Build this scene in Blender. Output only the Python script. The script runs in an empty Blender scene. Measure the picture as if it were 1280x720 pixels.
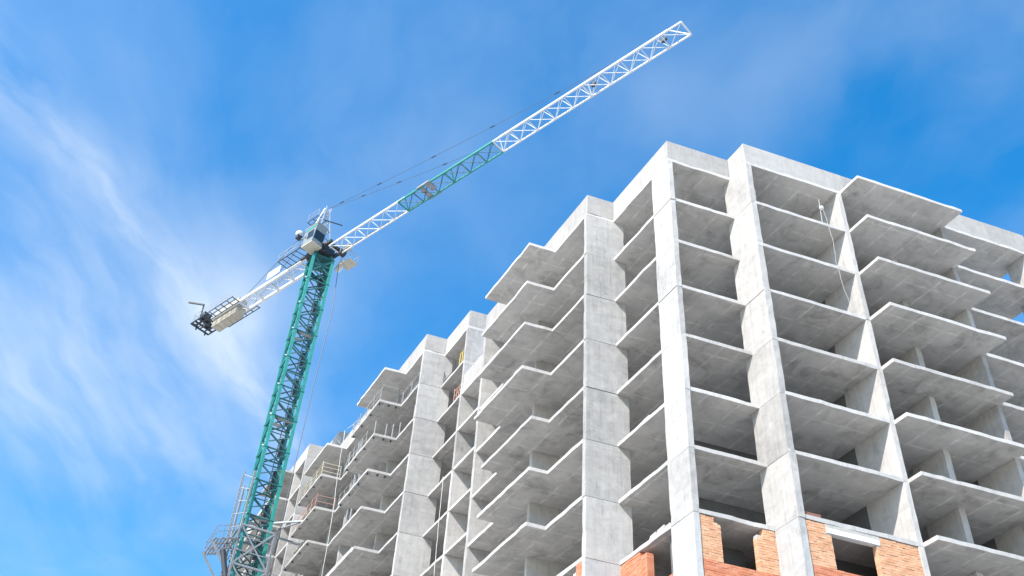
import bpy, math, random
from mathutils import Vector, Matrix
random.seed(7)
scene = bpy.context.scene
col = scene.collection

# ------------------------------------------------------------------ camera
GZ = 44.4                        # height of the first section's roof soffit above the ground
SK = -0.160115                   # the two wings meet at a slightly acute corner
cam_d = bpy.data.cameras.new('camera'); cam = bpy.data.objects.new('camera', cam_d); col.objects.link(cam)
cam_d.sensor_width = 36.0; cam_d.lens = 36.0 * 1313.6 / 1280.0
cam_d.clip_start = 0.1; cam_d.clip_end = 5000
CX = Vector((0.94065112, -0.335237, 0.05283579))
CY = -Vector((0.26443733, 0.62642591, -0.7332554))
CZ = -Vector((0.21271663, 0.70370927, 0.67789741))
CP = Vector((-17.6578, -31.8604, -42.7299 + GZ))
cam.matrix_world = Matrix(((CX.x, CY.x, CZ.x, CP.x), (CX.y, CY.y, CZ.y, CP.y), (CX.z, CY.z, CZ.z, CP.z), (0, 0, 0, 1)))
scene.camera = cam

# ------------------------------------------------------------------ sun, sky, exposure
SUN = Vector((-0.87, -0.57, 1.0)).normalized()          # towards the sun
sl = bpy.data.lights.new('sun', 'SUN'); sl.energy = 3.7; sl.angle = math.radians(0.5); sl.color = (1.0, 0.95, 0.885)
so = bpy.data.objects.new('sun', sl); col.objects.link(so)
so.location = (-40, -40, 120)
so.rotation_euler = SUN.to_track_quat('Z', 'Y').to_euler()
scene.view_settings.view_transform = 'Standard'; scene.view_settings.look = 'None'
scene.view_settings.gamma = 1.0; scene.view_settings.use_curve_mapping = False
scene.view_settings.exposure = 1.0

world = bpy.data.worlds.new('World'); scene.world = world; world.use_nodes = True
wn = world.node_tree.nodes; wl = world.node_tree.links
for n in list(wn): wn.remove(n)

class NT:
    """tiny helper to write node maths"""
    def __init__(s, nt): s.n = nt.nodes; s.l = nt.links
    def put(s, sock, v):
        if v is None: return
        if hasattr(v, 'is_output') or isinstance(v, bpy.types.NodeSocket): s.l.new(v, sock)
        else: sock.default_value = v
    def m(s, op, a, b=None, c=None, clamp=False):
        k = s.n.new('ShaderNodeMath'); k.operation = op; k.use_clamp = clamp
        for i, v in enumerate((a, b, c)): s.put(k.inputs[i], v)
        return k.outputs[0]
    def v(s, op, a, b=None, scale=None):
        k = s.n.new('ShaderNodeVectorMath'); k.operation = op
        s.put(k.inputs[0], a); s.put(k.inputs[1], b)
        if scale is not None: s.put(k.inputs['Scale'], scale)
        return k.outputs['Value'] if op in ('LENGTH', 'DISTANCE', 'DOT_PRODUCT') else k.outputs[0]
    def sep(s, a):
        k = s.n.new('ShaderNodeSeparateXYZ'); s.put(k.inputs[0], a); return k.outputs
    def comb(s, x, y, z):
        k = s.n.new('ShaderNodeCombineXYZ')
        for i, q in enumerate((x, y, z)): s.put(k.inputs[i], q)
        return k.outputs[0]
    def noise(s, vec, scale, detail=4, rough=0.55, dist=0.0):
        k = s.n.new('ShaderNodeTexNoise'); s.put(k.inputs['Vector'], vec)
        k.inputs['Scale'].default_value = scale; k.inputs['Detail'].default_value = detail
        k.inputs['Roughness'].default_value = rough; k.inputs['Distortion'].default_value = dist
        return k.outputs[0]
    def map(s, v, a, b, c, d, smooth=False):
        k = s.n.new('ShaderNodeMapRange'); k.clamp = True
        if smooth: k.interpolation_type = 'SMOOTHSTEP'
        for i, q in enumerate((v, a, b, c, d)): s.put(k.inputs[i], q)
        return k.outputs[0]
    def mix(s, f, a, b, typ='MIX'):
        k = s.n.new('ShaderNodeMix'); k.data_type = 'RGBA'; k.blend_type = typ
        s.put(k.inputs[0], f); s.put(k.inputs[6], a); s.put(k.inputs[7], b)
        return k.outputs[2]

w = NT(world.node_tree)
sky = wn.new('ShaderNodeTexSky'); sky.sky_type = 'NISHITA'; sky.sun_disc = False
sky.sun_elevation = math.asin(SUN.z); sky.sun_rotation = math.atan2(SUN.x, SUN.y)
sky.altitude = 100; sky.air_density = 1.0; sky.dust_density = 0.8; sky.ozone_density = 2.0
tc = wn.new('ShaderNodeTexCoord')
dx, dy, dz = w.sep(tc.outputs['Generated'])
zz = w.m('MAXIMUM', dz, 0.06)
P2 = w.comb(w.m('DIVIDE', dx, zz), w.m('DIVIDE', dy, zz), 0.0)          # the cirrus layer, seen from the ground
def warp_by(vec, scale, amt, det=3, off=(0, 0, 0)):
    v0 = w.v('ADD', vec, off)
    d_ = w.comb(w.noise(v0, scale, det), w.noise(w.v('ADD', v0, (7.1, 3.3, 0)), scale, det), 0.0)
    return w.v('ADD', vec, w.v('SCALE', w.v('SUBTRACT', d_, (0.5, 0.5, 0.0)), scale=amt))
def gauss(*terms):
    acc = None
    for t_ in terms:
        sq = w.m('MULTIPLY', t_, t_); acc = sq if acc is None else w.m('ADD', acc, sq)
    return w.m('POWER', 2.718, w.m('MULTIPLY', acc, -1.0))
PW = warp_by(P2, 1.8, 0.20)
PF = warp_by(PW, 7.0, 0.05, 4, (2, 5, 0))
px, py, _ = w.sep(PW)
# long cirrus band across the western sky: axes along and across its run
def axes(ox, oy, cx_, sy_, vec):
    x_, y_, _z = w.sep(vec)
    ux, uy = w.m('SUBTRACT', x_, ox), w.m('SUBTRACT', y_, oy)
    return (w.m('ADD', w.m('MULTIPLY', ux, cx_), w.m('MULTIPLY', uy, sy_)), w.m('SUBTRACT', w.m('MULTIPLY', ux, sy_), w.m('MULTIPLY', uy, cx_)))
al, ac = axes(-0.41, 0.86, 0.615, 0.788, PF)
fib = w.noise(w.comb(w.m('MULTIPLY', ac, 6.0), w.m('MULTIPLY', al, 1.9), 0.0), 3.0, 6, 0.52)
fib2 = w.noise(w.comb(w.m('MULTIPLY', ac, 3.0), w.m('MULTIPLY', al, 1.3), 3.0), 2.6, 6, 0.52)
band = w.m('MULTIPLY', gauss(w.m('DIVIDE', ac, 0.05)), w.map(fib, 0.3, 0.74, 0.0, 0.42))
wide = w.m('MULTIPLY', gauss(w.m('DIVIDE', w.m('ADD', ac, 0.13), 0.20)), w.map(fib2, 0.36, 0.74, 0.02, 0.26))
# feathered veil where the band spreads out
soft = w.noise(w.v('MULTIPLY', PF, (1.0, 0.6, 1.0)), 2.6, 6, 0.5)
fe1, fe2 = axes(-0.3, 1.5, 0.35, 0.94, PF)
feath = w.noise(w.comb(w.m('MULTIPLY', fe2, 6.0), w.m('MULTIPLY', fe1, 1.2), 1.0), 2.2, 6, 0.52)
veil = gauss(w.m('DIVIDE', w.m('SUBTRACT', px, -0.25), 0.27), w.m('DIVIDE', w.m('SUBTRACT', py, 1.50), 0.46))
veil = w.m('MULTIPLY', veil, w.m('ADD', w.map(soft, 0.3, 0.72, 0.05, 0.42), w.map(feath, 0.4, 0.72, 0.0, 0.28)))
core = gauss(w.m('DIVIDE', w.m('SUBTRACT', px, -0.06), 0.085), w.m('DIVIDE', w.m('SUBTRACT', py, 1.27), 0.15))
core = w.m('MULTIPLY', core, w.map(soft, 0.3, 0.7, 0.1, 0.55))
# thin wisps everywhere else
PX_ = warp_by(PF, 3.0, 0.12, 4, (9, 1, 0))
wis = w.noise(w.v('MULTIPLY', PX_, (1.0, 0.5, 1.0)), 2.4, 6, 0.52)
pat = w.noise(P2, 1.7, 3)
wisp = w.m('MULTIPLY', w.map(wis, 0.40, 0.78, 0.0, 0.5), w.map(pat, 0.36, 0.62, 0.2, 0.9))
cl = w.m('ADD', w.m('ADD', band, veil), w.m('ADD', w.m('ADD', wide, core), wisp))
cl = w.m('MULTIPLY', w.m('MINIMUM', cl, 0.88), w.map(dz, 0.02, 0.2, 0.0, 1.0))
hs = wn.new('ShaderNodeHueSaturation'); hs.inputs['Saturation'].default_value = 1.42; hs.inputs['Value'].default_value = 1.12; hs.inputs['Hue'].default_value = 0.494; wl.new(sky.outputs[0], hs.inputs['Color'])
ctint = wn.new('ShaderNodeRGB'); ctint.outputs[0].default_value = (2.9, 3.3, 3.75, 1)
skc = w.mix(cl, hs.outputs[0], ctint.outputs[0])
bg = wn.new('ShaderNodeBackground'); bg.inputs['Strength'].default_value = 0.15
wl.new(skc, bg.inputs['Color'])
wo = wn.new('ShaderNodeOutputWorld'); wl.new(bg.outputs[0], wo.inputs[0])

# ------------------------------------------------------------------ materials
def new_mat(name):
    m = bpy.data.materials.new(name); m.use_nodes = True
    return m, NT(m.node_tree), m.node_tree.nodes['Principled BSDF']

def concrete(name, base, vary=0.16, soffit=True, tint=(1, 1, 0.985)):
    m, t, b = new_mat(name)
    g = t.n.new('ShaderNodeNewGeometry'); oi = t.n.new('ShaderNodeObjectInfo')
    pos = g.outputs['Position']
    off = t.v('SCALE', t.comb(oi.outputs['Random'], oi.outputs['Random'], oi.outputs['Random']), scale=37.0)
    pp = t.v('ADD', pos, off)
    x, y, z = t.sep(pos)
    big = t.noise(pp, 0.5, 4, 0.6)
    mid = t.noise(pp, 2.6, 6, 0.65)
    fine = t.noise(pos, 19.0, 4, 0.7)
    streak = t.noise(t.v('MULTIPLY', pp, (3.2, 3.2, 0.22)), 1.6, 5, 0.6)
    nz = t.sep(g.outputs['Normal'])[2]
    wall = t.map(t.m('ABSOLUTE', nz), 0.2, 0.7, 1.0, 0.0)
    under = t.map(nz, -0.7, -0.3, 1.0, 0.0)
    v = t.m('ADD', 1.0, t.m('MULTIPLY', t.m('SUBTRACT', big, 0.5), vary * 1.5))
    v = t.m('ADD', v, t.m('MULTIPLY', t.m('SUBTRACT', mid, 0.5), vary * 1.5))
    v = t.m('ADD', v, t.m('MULTIPLY', t.m('SUBTRACT', fine, 0.5), vary * 0.5))
    v = t.m('ADD', v, t.m('MULTIPLY', t.m('MULTIPLY', t.m('SUBTRACT', streak, 0.52), wall), vary * 1.0))
    v = t.m('ADD', v, t.m('MULTIPLY', t.m('SUBTRACT', oi.outputs['Random'], 0.5), vary * 1.0))
    # dark stains with a shape of their own
    st = t.noise(t.v('ADD', pp, (11.0, 5.0, 2.0)), 1.1, 7, 0.7, 0.5)
    v = t.m('SUBTRACT', v, t.map(st, 0.58, 0.76, 0.0, 0.26))
    # lift lines left where one pour met the next, and paler rubbed-down patches
    lz = t.m('FRACT', t.m('ADD', t.m('DIVIDE', t.m('ADD', z, t.m('MULTIPLY', t.noise(pp, 1.1, 3), 0.35)), 1.03), oi.outputs['Random']))
    lift = t.m('MULTIPLY', t.m('MULTIPLY', t.map(t.m('ABSOLUTE', t.m('SUBTRACT', lz, 0.5)), 0.006, 0.03, 1.0, 0.0), wall), t.map(t.noise(pp, 2.3, 2), 0.45, 0.65, 0.0, 0.15))
    v = t.m('SUBTRACT', v, lift)
    ru = t.noise(t.v('ADD', pp, (3.0, 17.0, 8.0)), 1.5, 5, 0.6, 0.6)
    v = t.m('ADD', v, t.m('MULTIPLY', t.map(ru, 0.6, 0.68, 0.0, 0.10), wall))
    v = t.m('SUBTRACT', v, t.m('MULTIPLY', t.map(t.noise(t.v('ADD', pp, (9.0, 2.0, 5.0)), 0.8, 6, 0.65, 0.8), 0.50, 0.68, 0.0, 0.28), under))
    # shutter seams and narrow dark runs down the faces
    ybw = t.m('DIVIDE', y, math.cos(SK)); sb_ = t.m('ADD', t.m('SUBTRACT', x, t.m('MULTIPLY', ybw, math.sin(SK))), ybw)
    sf = t.m('FRACT', t.m('ADD', t.m('DIVIDE', sb_, 0.61), t.m('MULTIPLY', oi.outputs['Random'], 5.0)))
    seam = t.m('MULTIPLY', t.map(t.m('ABSOLUTE', t.m('SUBTRACT', sf, 0.5)), 0.01, 0.06, 1.0, 0.0), t.map(t.noise(pp, 1.4, 3), 0.42, 0.62, 0.0, 0.15))
    run = t.map(t.noise(t.v('MULTIPLY', pp, (6.0, 6.0, 0.35)), 1.5, 4, 0.6), 0.6, 0.74, 0.0, 0.2)
    v = t.m('SUBTRACT', v, t.m('MULTIPLY', t.m('ADD', seam, run), wall))
    # small blow holes
    ho = t.noise(pos, 7.0, 2, 0.5)
    v = t.m('SUBTRACT', v, t.map(ho, 0.74, 0.80, 0.0, 0.14))
    if soffit:
        # fins left by the joints of the formwork sheets on the undersides
        yb = t.m('DIVIDE', y, math.cos(SK)); xb = t.m('SUBTRACT', x, t.m('MULTIPLY', yb, math.sin(SK)))
        wob = t.m('MULTIPLY', t.m('SUBTRACT', t.noise(pos, 0.9, 3), 0.5), 0.16)
        def grid(c, step, offv):
            f = t.m('FRACT', t.m('DIVIDE', t.m('ADD', t.m('ADD', c, wob), offv), step))
            return t.map(t.m('ABSOLUTE', t.m('SUBTRACT', f, 0.5)), 0.012 / step * 1.2, 0.075 / step * 1.2, 1.0, 0.0)
        rnd = t.m('MULTIPLY', oi.outputs['Random'], 1.7)
        ln = t.m('MAXIMUM', grid(xb, 1.62, rnd), t.m('MULTIPLY', grid(yb, 2.1, rnd), 0.8))
        ln = t.m('MULTIPLY', t.m('MULTIPLY', ln, under), t.map(t.noise(pp, 1.7, 3), 0.38, 0.64, 0.01, 0.36))
        v = t.m('ADD', v, ln)
        # sheet to sheet tone
        cell = t.n.new('ShaderNodeTexWhiteNoise')
        t.l.new(t.comb(t.m('FLOOR', t.m('DIVIDE', t.m('ADD', xb, rnd), 1.62)), t.m('FLOOR', t.m('DIVIDE', t.m('ADD', yb, rnd), 2.1)), oi.outputs['Random']), cell.inputs['Vector'])
        v = t.m('ADD', v, t.m('MULTIPLY', t.m('MULTIPLY', t.m('SUBTRACT', cell.outputs[0], 0.5), under), 0.16))
    c = t.v('SCALE', t.comb(base * tint[0], base * tint[1], base * tint[2]), scale=v)
    t.l.new(c, b.inputs['Base Color'])
    b.inputs['Roughness'].default_value = 0.9; b.inputs['Specular IOR Level'].default_value = 0.25
    bp = t.n.new('ShaderNodeBump'); bp.inputs['Strength'].default_value = 0.35; bp.inputs['Distance'].default_value = 0.03
    t.l.new(t.m('ADD', mid, t.m('MULTIPLY', fine, 0.5)), bp.inputs['Height']); t.l.new(bp.outputs[0], b.inputs['Normal'])
    return m

def paint(name, c, rough=0.45, metal=0.0, wear=0.25):
    m, t, b = new_mat(name)
    g = t.n.new('ShaderNodeNewGeometry'); oi = t.n.new('ShaderNodeObjectInfo')
    n = t.noise(g.outputs['Position'], 1.7, 6, 0.65); n2 = t.noise(g.outputs['Position'], 9.0, 4, 0.7)
    v = t.m('ADD', 1.0, t.m('MULTIPLY', t.m('SUBTRACT', n, 0.5), wear * 2))
    v = t.m('ADD', v, t.m('MULTIPLY', t.m('SUBTRACT', n2, 0.5), wear))
    v = t.m('ADD', v, t.m('MULTIPLY', t.m('SUBTRACT', oi.outputs['Random'], 0.5), wear * 0.4))
    ru = t.map(t.noise(t.v('ADD', g.outputs['Position'], (4.0, 9.0, 1.0)), 3.1, 6, 0.7), 0.60, 0.72, 0.0, min(0.7, wear * 2.2))
    t.l.new(t.mix(ru, t.v('SCALE', t.comb(*c), scale=v), (0.17, 0.10, 0.065, 1)), b.inputs['Base Color'])
    b.inputs['Roughness'].default_value = rough; b.inputs['Metallic'].default_value = metal
    return m

def brickmat(name, c0, c1):
    m, t, b = new_mat(name)
    a = t.n.new('ShaderNodeAttribute'); a.attribute_name = 'tone'
    g = t.n.new('ShaderNodeNewGeometry')
    n = t.noise(g.outputs['Position'], 16.0, 5, 0.7); n2 = t.noise(g.outputs['Position'], 1.6, 3)
    f = t.m('ADD', t.m('MULTIPLY', a.outputs['Fac'], 0.7), t.m('MULTIPLY', n2, 0.35), clamp=True)
    c = t.mix(f, (*c0, 1), (*c1, 1))
    c = t.v('SCALE', c, scale=t.map(n, 0.2, 0.8, 0.82, 1.15))
    t.l.new(c, b.inputs['Base Color']); b.inputs['Roughness'].default_value = 0.92
    return m

M = {}
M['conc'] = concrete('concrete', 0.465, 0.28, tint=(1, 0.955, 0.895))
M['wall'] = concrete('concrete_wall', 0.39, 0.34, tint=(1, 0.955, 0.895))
M['conc_low'] = concrete('concrete_fresh', 0.36, 0.28, tint=(1.0, 0.985, 0.95))
M['conc_shade'] = concrete('concrete_shade', 0.12, 0.25)  # base colour lowered to stand in for interior shade
M['parapet'] = concrete('concrete_parapet', 0.385, 0.26, soffit=False, tint=(1, 0.945, 0.875))
M['screed'] = concrete('dusty_floor', 0.36, 0.3, soffit=False)
M['mortar'] = concrete('mortar', 0.42, 0.15, soffit=False, tint=(1, 0.93, 0.84))
M['brick_y'] = brickmat('brick_buff', (0.49, 0.235, 0.12), (0.64, 0.385, 0.235))
M['brick_r'] = brickmat('brick_red', (0.44, 0.14, 0.065), (0.58, 0.24, 0.135))
M['green'] = paint('crane_green', (0.03, 0.25, 0.21), 0.5, 0, 0.4)
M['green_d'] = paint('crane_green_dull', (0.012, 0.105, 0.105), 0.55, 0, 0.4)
M['white'] = paint('crane_white', (0.66, 0.67, 0.67), 0.5, 0, 0.22)
M['cab'] = paint('cabin_grey', (0.22, 0.25, 0.25), 0.5, 0, 0.3)
M['dark'] = paint('dark_steel', (0.035, 0.045, 0.055), 0.6)
M['grey'] = paint('galvanised_steel', (0.42, 0.44, 0.46), 0.5, 0.2)
M['rope'] = paint('wire_rope', (0.10, 0.11, 0.13), 0.6)
M['tan'] = paint('counterweight_concrete', (0.42, 0.38, 0.31), 0.9, 0, 0.4)
M['cable_w'] = paint('pale_cable', (0.62, 0.61, 0.58), 0.7)
M['wood'] = paint('raw_timber', (0.44, 0.39, 0.28), 0.85)
M['railg'] = paint('scaffold_tube', (0.36, 0.355, 0.34), 0.6, 0.1)
M['steel'] = paint('weathered_steel', (0.25, 0.265, 0.28), 0.55, 0.2, 0.45)
M['orange'] = paint('orange_paint', (0.50, 0.27, 0.20), 0.7)
M['yellow'] = paint('yellow_paint', (0.62, 0.46, 0.10), 0.6)
M['brown'] = paint('brown_board', (0.22, 0.10, 0.07), 0.8)
M['beige'] = paint('beige_sheet', (0.52, 0.47, 0.38), 0.7)
mg, tg, bgl = new_mat('cab_glass')
bgl.inputs['Base Color'].default_value = (0.02, 0.03, 0.045, 1); bgl.inputs['Roughness'].default_value = 0.08
M['glass'] = mg
m, t, b = new_mat('site_ground')
g = t.n.new('ShaderNodeNewGeometry')
gc = t.mix(t.noise(g.outputs['Position'], 0.3, 8, 0.65), (0.36, 0.34, 0.305, 1), (0.53, 0.505, 0.455, 1))
t.l.new(gc, b.inputs['Base Color']); b.inputs['Roughness'].default_value = 0.95
M['ground'] = m

# ------------------------------------------------------------------ mesh helpers
WPOS = {}
def B(X, Y, Z=0.0):
    """building axes -> world"""
    return Vector((X + Y * math.sin(SK), Y * math.cos(SK), Z + GZ))

class MB:
    def __init__(s): s.v = []; s.f = []; s.tone = []
    def hexa(s, pts, tone=0.0):
        n = len(s.v); s.v += [Vector(p) for p in pts]
        F = [(0, 3, 2, 1), (4, 5, 6, 7), (0, 1, 5, 4), (1, 2, 6, 5), (2, 3, 7, 6), (3, 0, 4, 7)]
        s.f += [tuple(n + i for i in q) for q in F]; s.tone += [tone] * 6
    def bbox(s, X0, X1, Y0, Y1, Z0, Z1, tone=0.0):
        s.hexa([B(X0, Y0, Z0), B(X1, Y0, Z0), B(X1, Y1, Z0), B(X0, Y1, Z0), B(X0, Y0, Z1), B(X1, Y0, Z1), B(X1, Y1, Z1), B(X0, Y1, Z1)], tone)
        return s
    def obox(s, o, ex, ey, ez):
        """box spanned by three edge vectors from the corner o"""
        o = Vector(o)
        s.hexa([o, o + ex, o + ex + ey, o + ey, o + ez, o + ex + ez, o + ex + ey + ez, o + ey + ez]); return s
    def prism(s, poly, z0, z1, amp=0.0):
        def jit(): return random.uniform(-amp, amp) - (random.uniform(0, 3 * amp) if random.random() < 0.06 else 0)
        n = len(s.v); k = len(poly)
        s.v += [B(x, y, z0 + jit()) for x, y in poly] + [B(x, y, z1 + jit()) for x, y in poly]
        s.f.append(tuple(n + i for i in reversed(range(k)))); s.f.append(tuple(n + k + i for i in range(k)))
        for i in range(k):
            j = (i + 1) % k; s.f.append((n + i, n + j, n + k + j, n + k + i))
        s.tone += [0.0] * (k + 2); return s
    def bar(s, a, b, w, h=None, up=(0, 0, 1)):
        a, b = Vector(a), Vector(b); h = h or w
        d = (b - a).normalized(); u = Vector(up)
        if abs(d.dot(u)) > 0.97: u = Vector((0.95, 0.31, 0))
        r = d.cross(u).normalized(); u = r.cross(d).normalized()
        r = r * w / 2; u = u * h / 2
        s.hexa([a - r - u, a + r - u, a + r + u, a - r + u, b - r - u, b + r - u, b + r + u, b - r + u]); return s
    def tube(s, pts, r, n=6, r1=None):
        pts = [Vector(p) for p in pts]; base = len(s.v); k = len(pts)
        for i, p in enumerate(pts):
            d = (pts[min(i + 1, k - 1)] - pts[max(i - 1, 0)]).normalized()
            u = Vector((0, 0, 1)) if abs(d.z) < 0.9 else Vector((1, 0, 0))
            x = d.cross(u).normalized(); y = d.cross(x)
            rr = r if r1 is None else r + (r1 - r) * i / (k - 1)
            for j in range(n):
                a = 2 * math.pi * j / n; s.v.append(p + x * rr * math.cos(a) + y * rr * math.sin(a))
        for i in range(k - 1):
            for j in range(n):
                j2 = (j + 1) % n
                s.f.append((base + i * n + j, base + i * n + j2, base + (i + 1) * n + j2, base + (i + 1) * n + j)); s.tone.append(0)
        s.f.append(tuple(base + j for j in reversed(range(n)))); s.f.append(tuple(base + (k - 1) * n + j for j in range(n))); s.tone += [0, 0]
        return s
    def ball(s, c, r, seg=10, rings=6, sq=1.0):
        c = Vector(c); base = len(s.v)
        for i in range(1, rings):
            th = math.pi * i / rings
            for j in range(seg):
                ph = 2 * math.pi * j / seg
                s.v.append(c + Vector((r * math.sin(th) * math.cos(ph), r * math.sin(th) * math.sin(ph), r * sq * math.cos(th))))
        s.v += [c + Vector((0, 0, r * sq)), c - Vector((0, 0, r * sq))]
        T = len(s.v) - 2
        for i in range(rings - 2):
            for j in range(seg):
                j2 = (j + 1) % seg; s.f.append((base + i * seg + j, base + (i + 1) * seg + j, base + (i + 1) * seg + j2, base + i * seg + j2)); s.tone.append(0)
        for j in range(seg):
            j2 = (j + 1) % seg
            s.f.append((T, base + j, base + j2)); s.f.append((T + 1, base + (rings - 2) * seg + j2, base + (rings - 2) * seg + j)); s.tone += [0, 0]
        return s
    def org(s):
        return Vector((sum(p.x for p in s.v) / len(s.v), sum(p.y for p in s.v) / len(s.v), min(p.z for p in s.v)))
    def mesh(s, name, org, smooth=False):
        me = bpy.data.meshes.new(name); me.from_pydata([tuple(p - org) for p in s.v], [], s.f)
        if any(s.tone):
            at = me.attributes.new('tone', 'FLOAT', 'FACE'); at.data.foreach_set('value', s.tone)
        if smooth:
            for p in me.polygons: p.use_smooth = True
        me.update(); return me
    def build(s, name, mat, parent=None, org=None, smooth=False):
        org = Vector(org) if org is not None else s.org()
        me = s.mesh(name, org, smooth); me.materials.append(M[mat] if isinstance(mat, str) else mat)
        return link(name, me, org, parent)

def link(name, me, org, parent=None):
    o = bpy.data.objects.new(name, me); col.objects.link(o)
    pw = WPOS[parent.name] if parent else Vector((0, 0, 0))
    o.parent = parent; o.location = Vector(org) - pw; WPOS[o.name] = Vector(org)
    return o
def thing(name, label, cat, loc, group=None):
    o = bpy.data.objects.new(name, None); col.objects.link(o); o.location = loc; WPOS[o.name] = Vector(loc)
    o.empty_display_size = 0.5
    return tag(o, label, cat, group)
def tag(o, label, cat, group=None):
    o['label'] = label; o['category'] = cat
    if group: o['group'] = group
    return o

# ------------------------------------------------------------------ ground
mb = MB(); mb.v = [Vector((-2500, -2500, 0)), Vector((2500, -2500, 0)), Vector((2500, 2500, 0)), Vector((-2500, 2500, 0))]; mb.f = [(0, 1, 2, 3)]; mb.tone = [0]
gr = mb.build('ground', 'ground', org=(0, 0, 0)); gr['kind'] = 'structure'

# ------------------------------------------------------------------ the unfinished building
bld = thing('unfinished_building', 'tall unfinished grey concrete apartment building with open floors and jutting balcony slabs', 'building', B(6, 10, -GZ))
H = 3.0; ST = 0.19
x1, x2, tt, s_ = 0.237, 3.607, 0.282, 1.356
x3, x3b, p1, p2, x4, x5 = 9.045, 9.265, 1.35, 0.766, 15.741, 21.5
yW1, a_, y1, yb, q1, q2, ye, yW2 = 5.27, 1.571, 1.489, 8.777, 1.584, 0.95, 14.225, 17.26
Y2, Y2b, a2 = 24.12, 28.0, 1.56           # second section: corner, step, width of the step
Y3, Y3b, a3 = 52.3, 55.6, 1.65            # third section
HP = 1.63
BACK = 12.5
PROUD = 0.02
cacheS = {}

def rough(poly, keep_from=None, step=0.5, amp=0.018):
    """cast edge: points along the outline pushed in and out a little; the hidden sides stay plain"""
    out = []
    k = len(poly)
    for i in range(k):
        p, q = poly[i], poly[(i + 1) % k]
        out.append(p)
        L = math.hypot(q[0] - p[0], q[1] - p[1])
        if L < 1.2 or (keep_from is not None and i in keep_from): continue
        n = int(L / step); nx, ny = (q[1] - p[1]) / L, -(q[0] - p[0]) / L
        for j in range(1, n):
            f = (j + random.uniform(-0.3, 0.3)) / n
            d = random.uniform(-amp, amp) + (random.uniform(-0.03, 0.035) if random.random() < 0.08 else 0)
            out.append((p[0] + (q[0] - p[0]) * f + nx * d, p[1] + (q[1] - p[1]) * f + ny * d))
    return out

def slab(poly, z, plain):
    dz = random.uniform(-0.008, 0.008)
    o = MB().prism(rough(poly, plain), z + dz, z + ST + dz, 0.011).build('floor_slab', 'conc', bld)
    o.data.materials.append(M['screed']); o.data.polygons[1].material_index = 1      # dusty, trodden floor
    return o

def outline1(k):
    p = p1 if k <= 3 else p2; q = q1 if k <= 3 else q2
    return [(0, 0), (x2, 0), (x2, -s_), (x3b, -s_), (x3b, -s_ - p), (x4, -s_ - p), (x4, -s_), (x5, -s_), (x5, 11.5), (BACK, 11.5),
            (BACK, Y2 - 0.01), (0, Y2 - 0.01), (0, yW2 + 0.2), (-a_, yW2 + 0.2), (-a_, ye), (-a_ - q, ye), (-a_ - q, yb), (-a_, yb), (-a_, yW1 + 0.03), (0, yW1 + 0.03)]
def outline2(zz):
    q = 1.65 if zz > -11 else 1.0
    return [(0, Y2 + 0.02), (BACK, Y2 + 0.02), (BACK, Y3 - 0.01), (0, Y3 - 0.01), (0, 52.0), (-a2, 52.0), (-a2, 48.8), (-a2 - q, 48.8), (-a2 - q, 43.25), (-a2, 43.25),
            (-a2, 36.87), (-a2 - q, 36.87), (-a2 - q, 31.33), (-a2, 31.33), (-a2, Y2b + 0.03), (0, Y2b + 0.03)]
def outline3(zz):
    return [(0, Y3 + 0.02), (BACK, Y3 + 0.02), (BACK, 80), (-a3, 80), (-a3, 64.5), (-a3 - 1.6, 64.5), (-a3 - 1.6, 58.9), (-a3, 58.9), (-a3, Y3b + 0.03), (0, Y3b + 0.03)]
for k in range(0, 15): slab(outline1(k), -H * k, (7, 8, 9, 10, 11))
for k in range(0, 17): slab(outline2(6 - H * k), 6 - H * k, (0, 1, 2, 3, 4))
for k in range(0, 19): slab(outline3(12 - H * k), 12 - H * k, (0, 1, 2, 3))

def wall(X0, X1, Y0, Y1, ztop, n, name='wall_panel', mat='wall', gap=0.022, low=99):
    """a storey high wall piece cast floor by floor; n pieces in view, one long run from there down to the ground"""
    for k in range(n):
        z0, z1 = ztop - H * (k + 1) + gap, ztop - H * k - 0.004
        jx, jy = random.uniform(-0.018, 0.018), random.uniform(-0.018, 0.018)
        mb = MB(); m_ = 7; rnd = lambda: random.uniform(-0.010, 0.010) + (random.uniform(-0.03, 0.012) if random.random() < 0.10 else 0)
        for i in range(m_ + 1):
            z = z0 + (z1 - z0) * min(1, max(0, (i + (random.uniform(-.25, .25) if 0 < i < m_ else 0)) / m_))
            for (x, y, sx, sy) in ((X0, Y0, -1, -1), (X1, Y0, 1, -1), (X1, Y1, 1, 1), (X0, Y1, -1, 1)):
                mb.v.append(B(x + jx + sx * rnd(), y + jy + sy * rnd(), z))
        mb.f.append((3, 2, 1, 0)); mb.f.append(tuple(4 * m_ + q for q in range(4)))
        for i in range(m_):
            for q in range(4): mb.f.append((4 * i + q, 4 * i + (q + 1) % 4, 4 * i + 4 + (q + 1) % 4, 4 * i + 4 + q))
        mb.tone = [0.0] * len(mb.f)
        mb.build(name, 'conc_low' if k >= low else mat, bld)
    zb = ztop - H * n
    if zb > -GZ + 0.1: MB().bbox(X0, X1, Y0, Y1, -GZ - 0.05, zb - 0.004).build(name, mat, bld)

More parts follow.
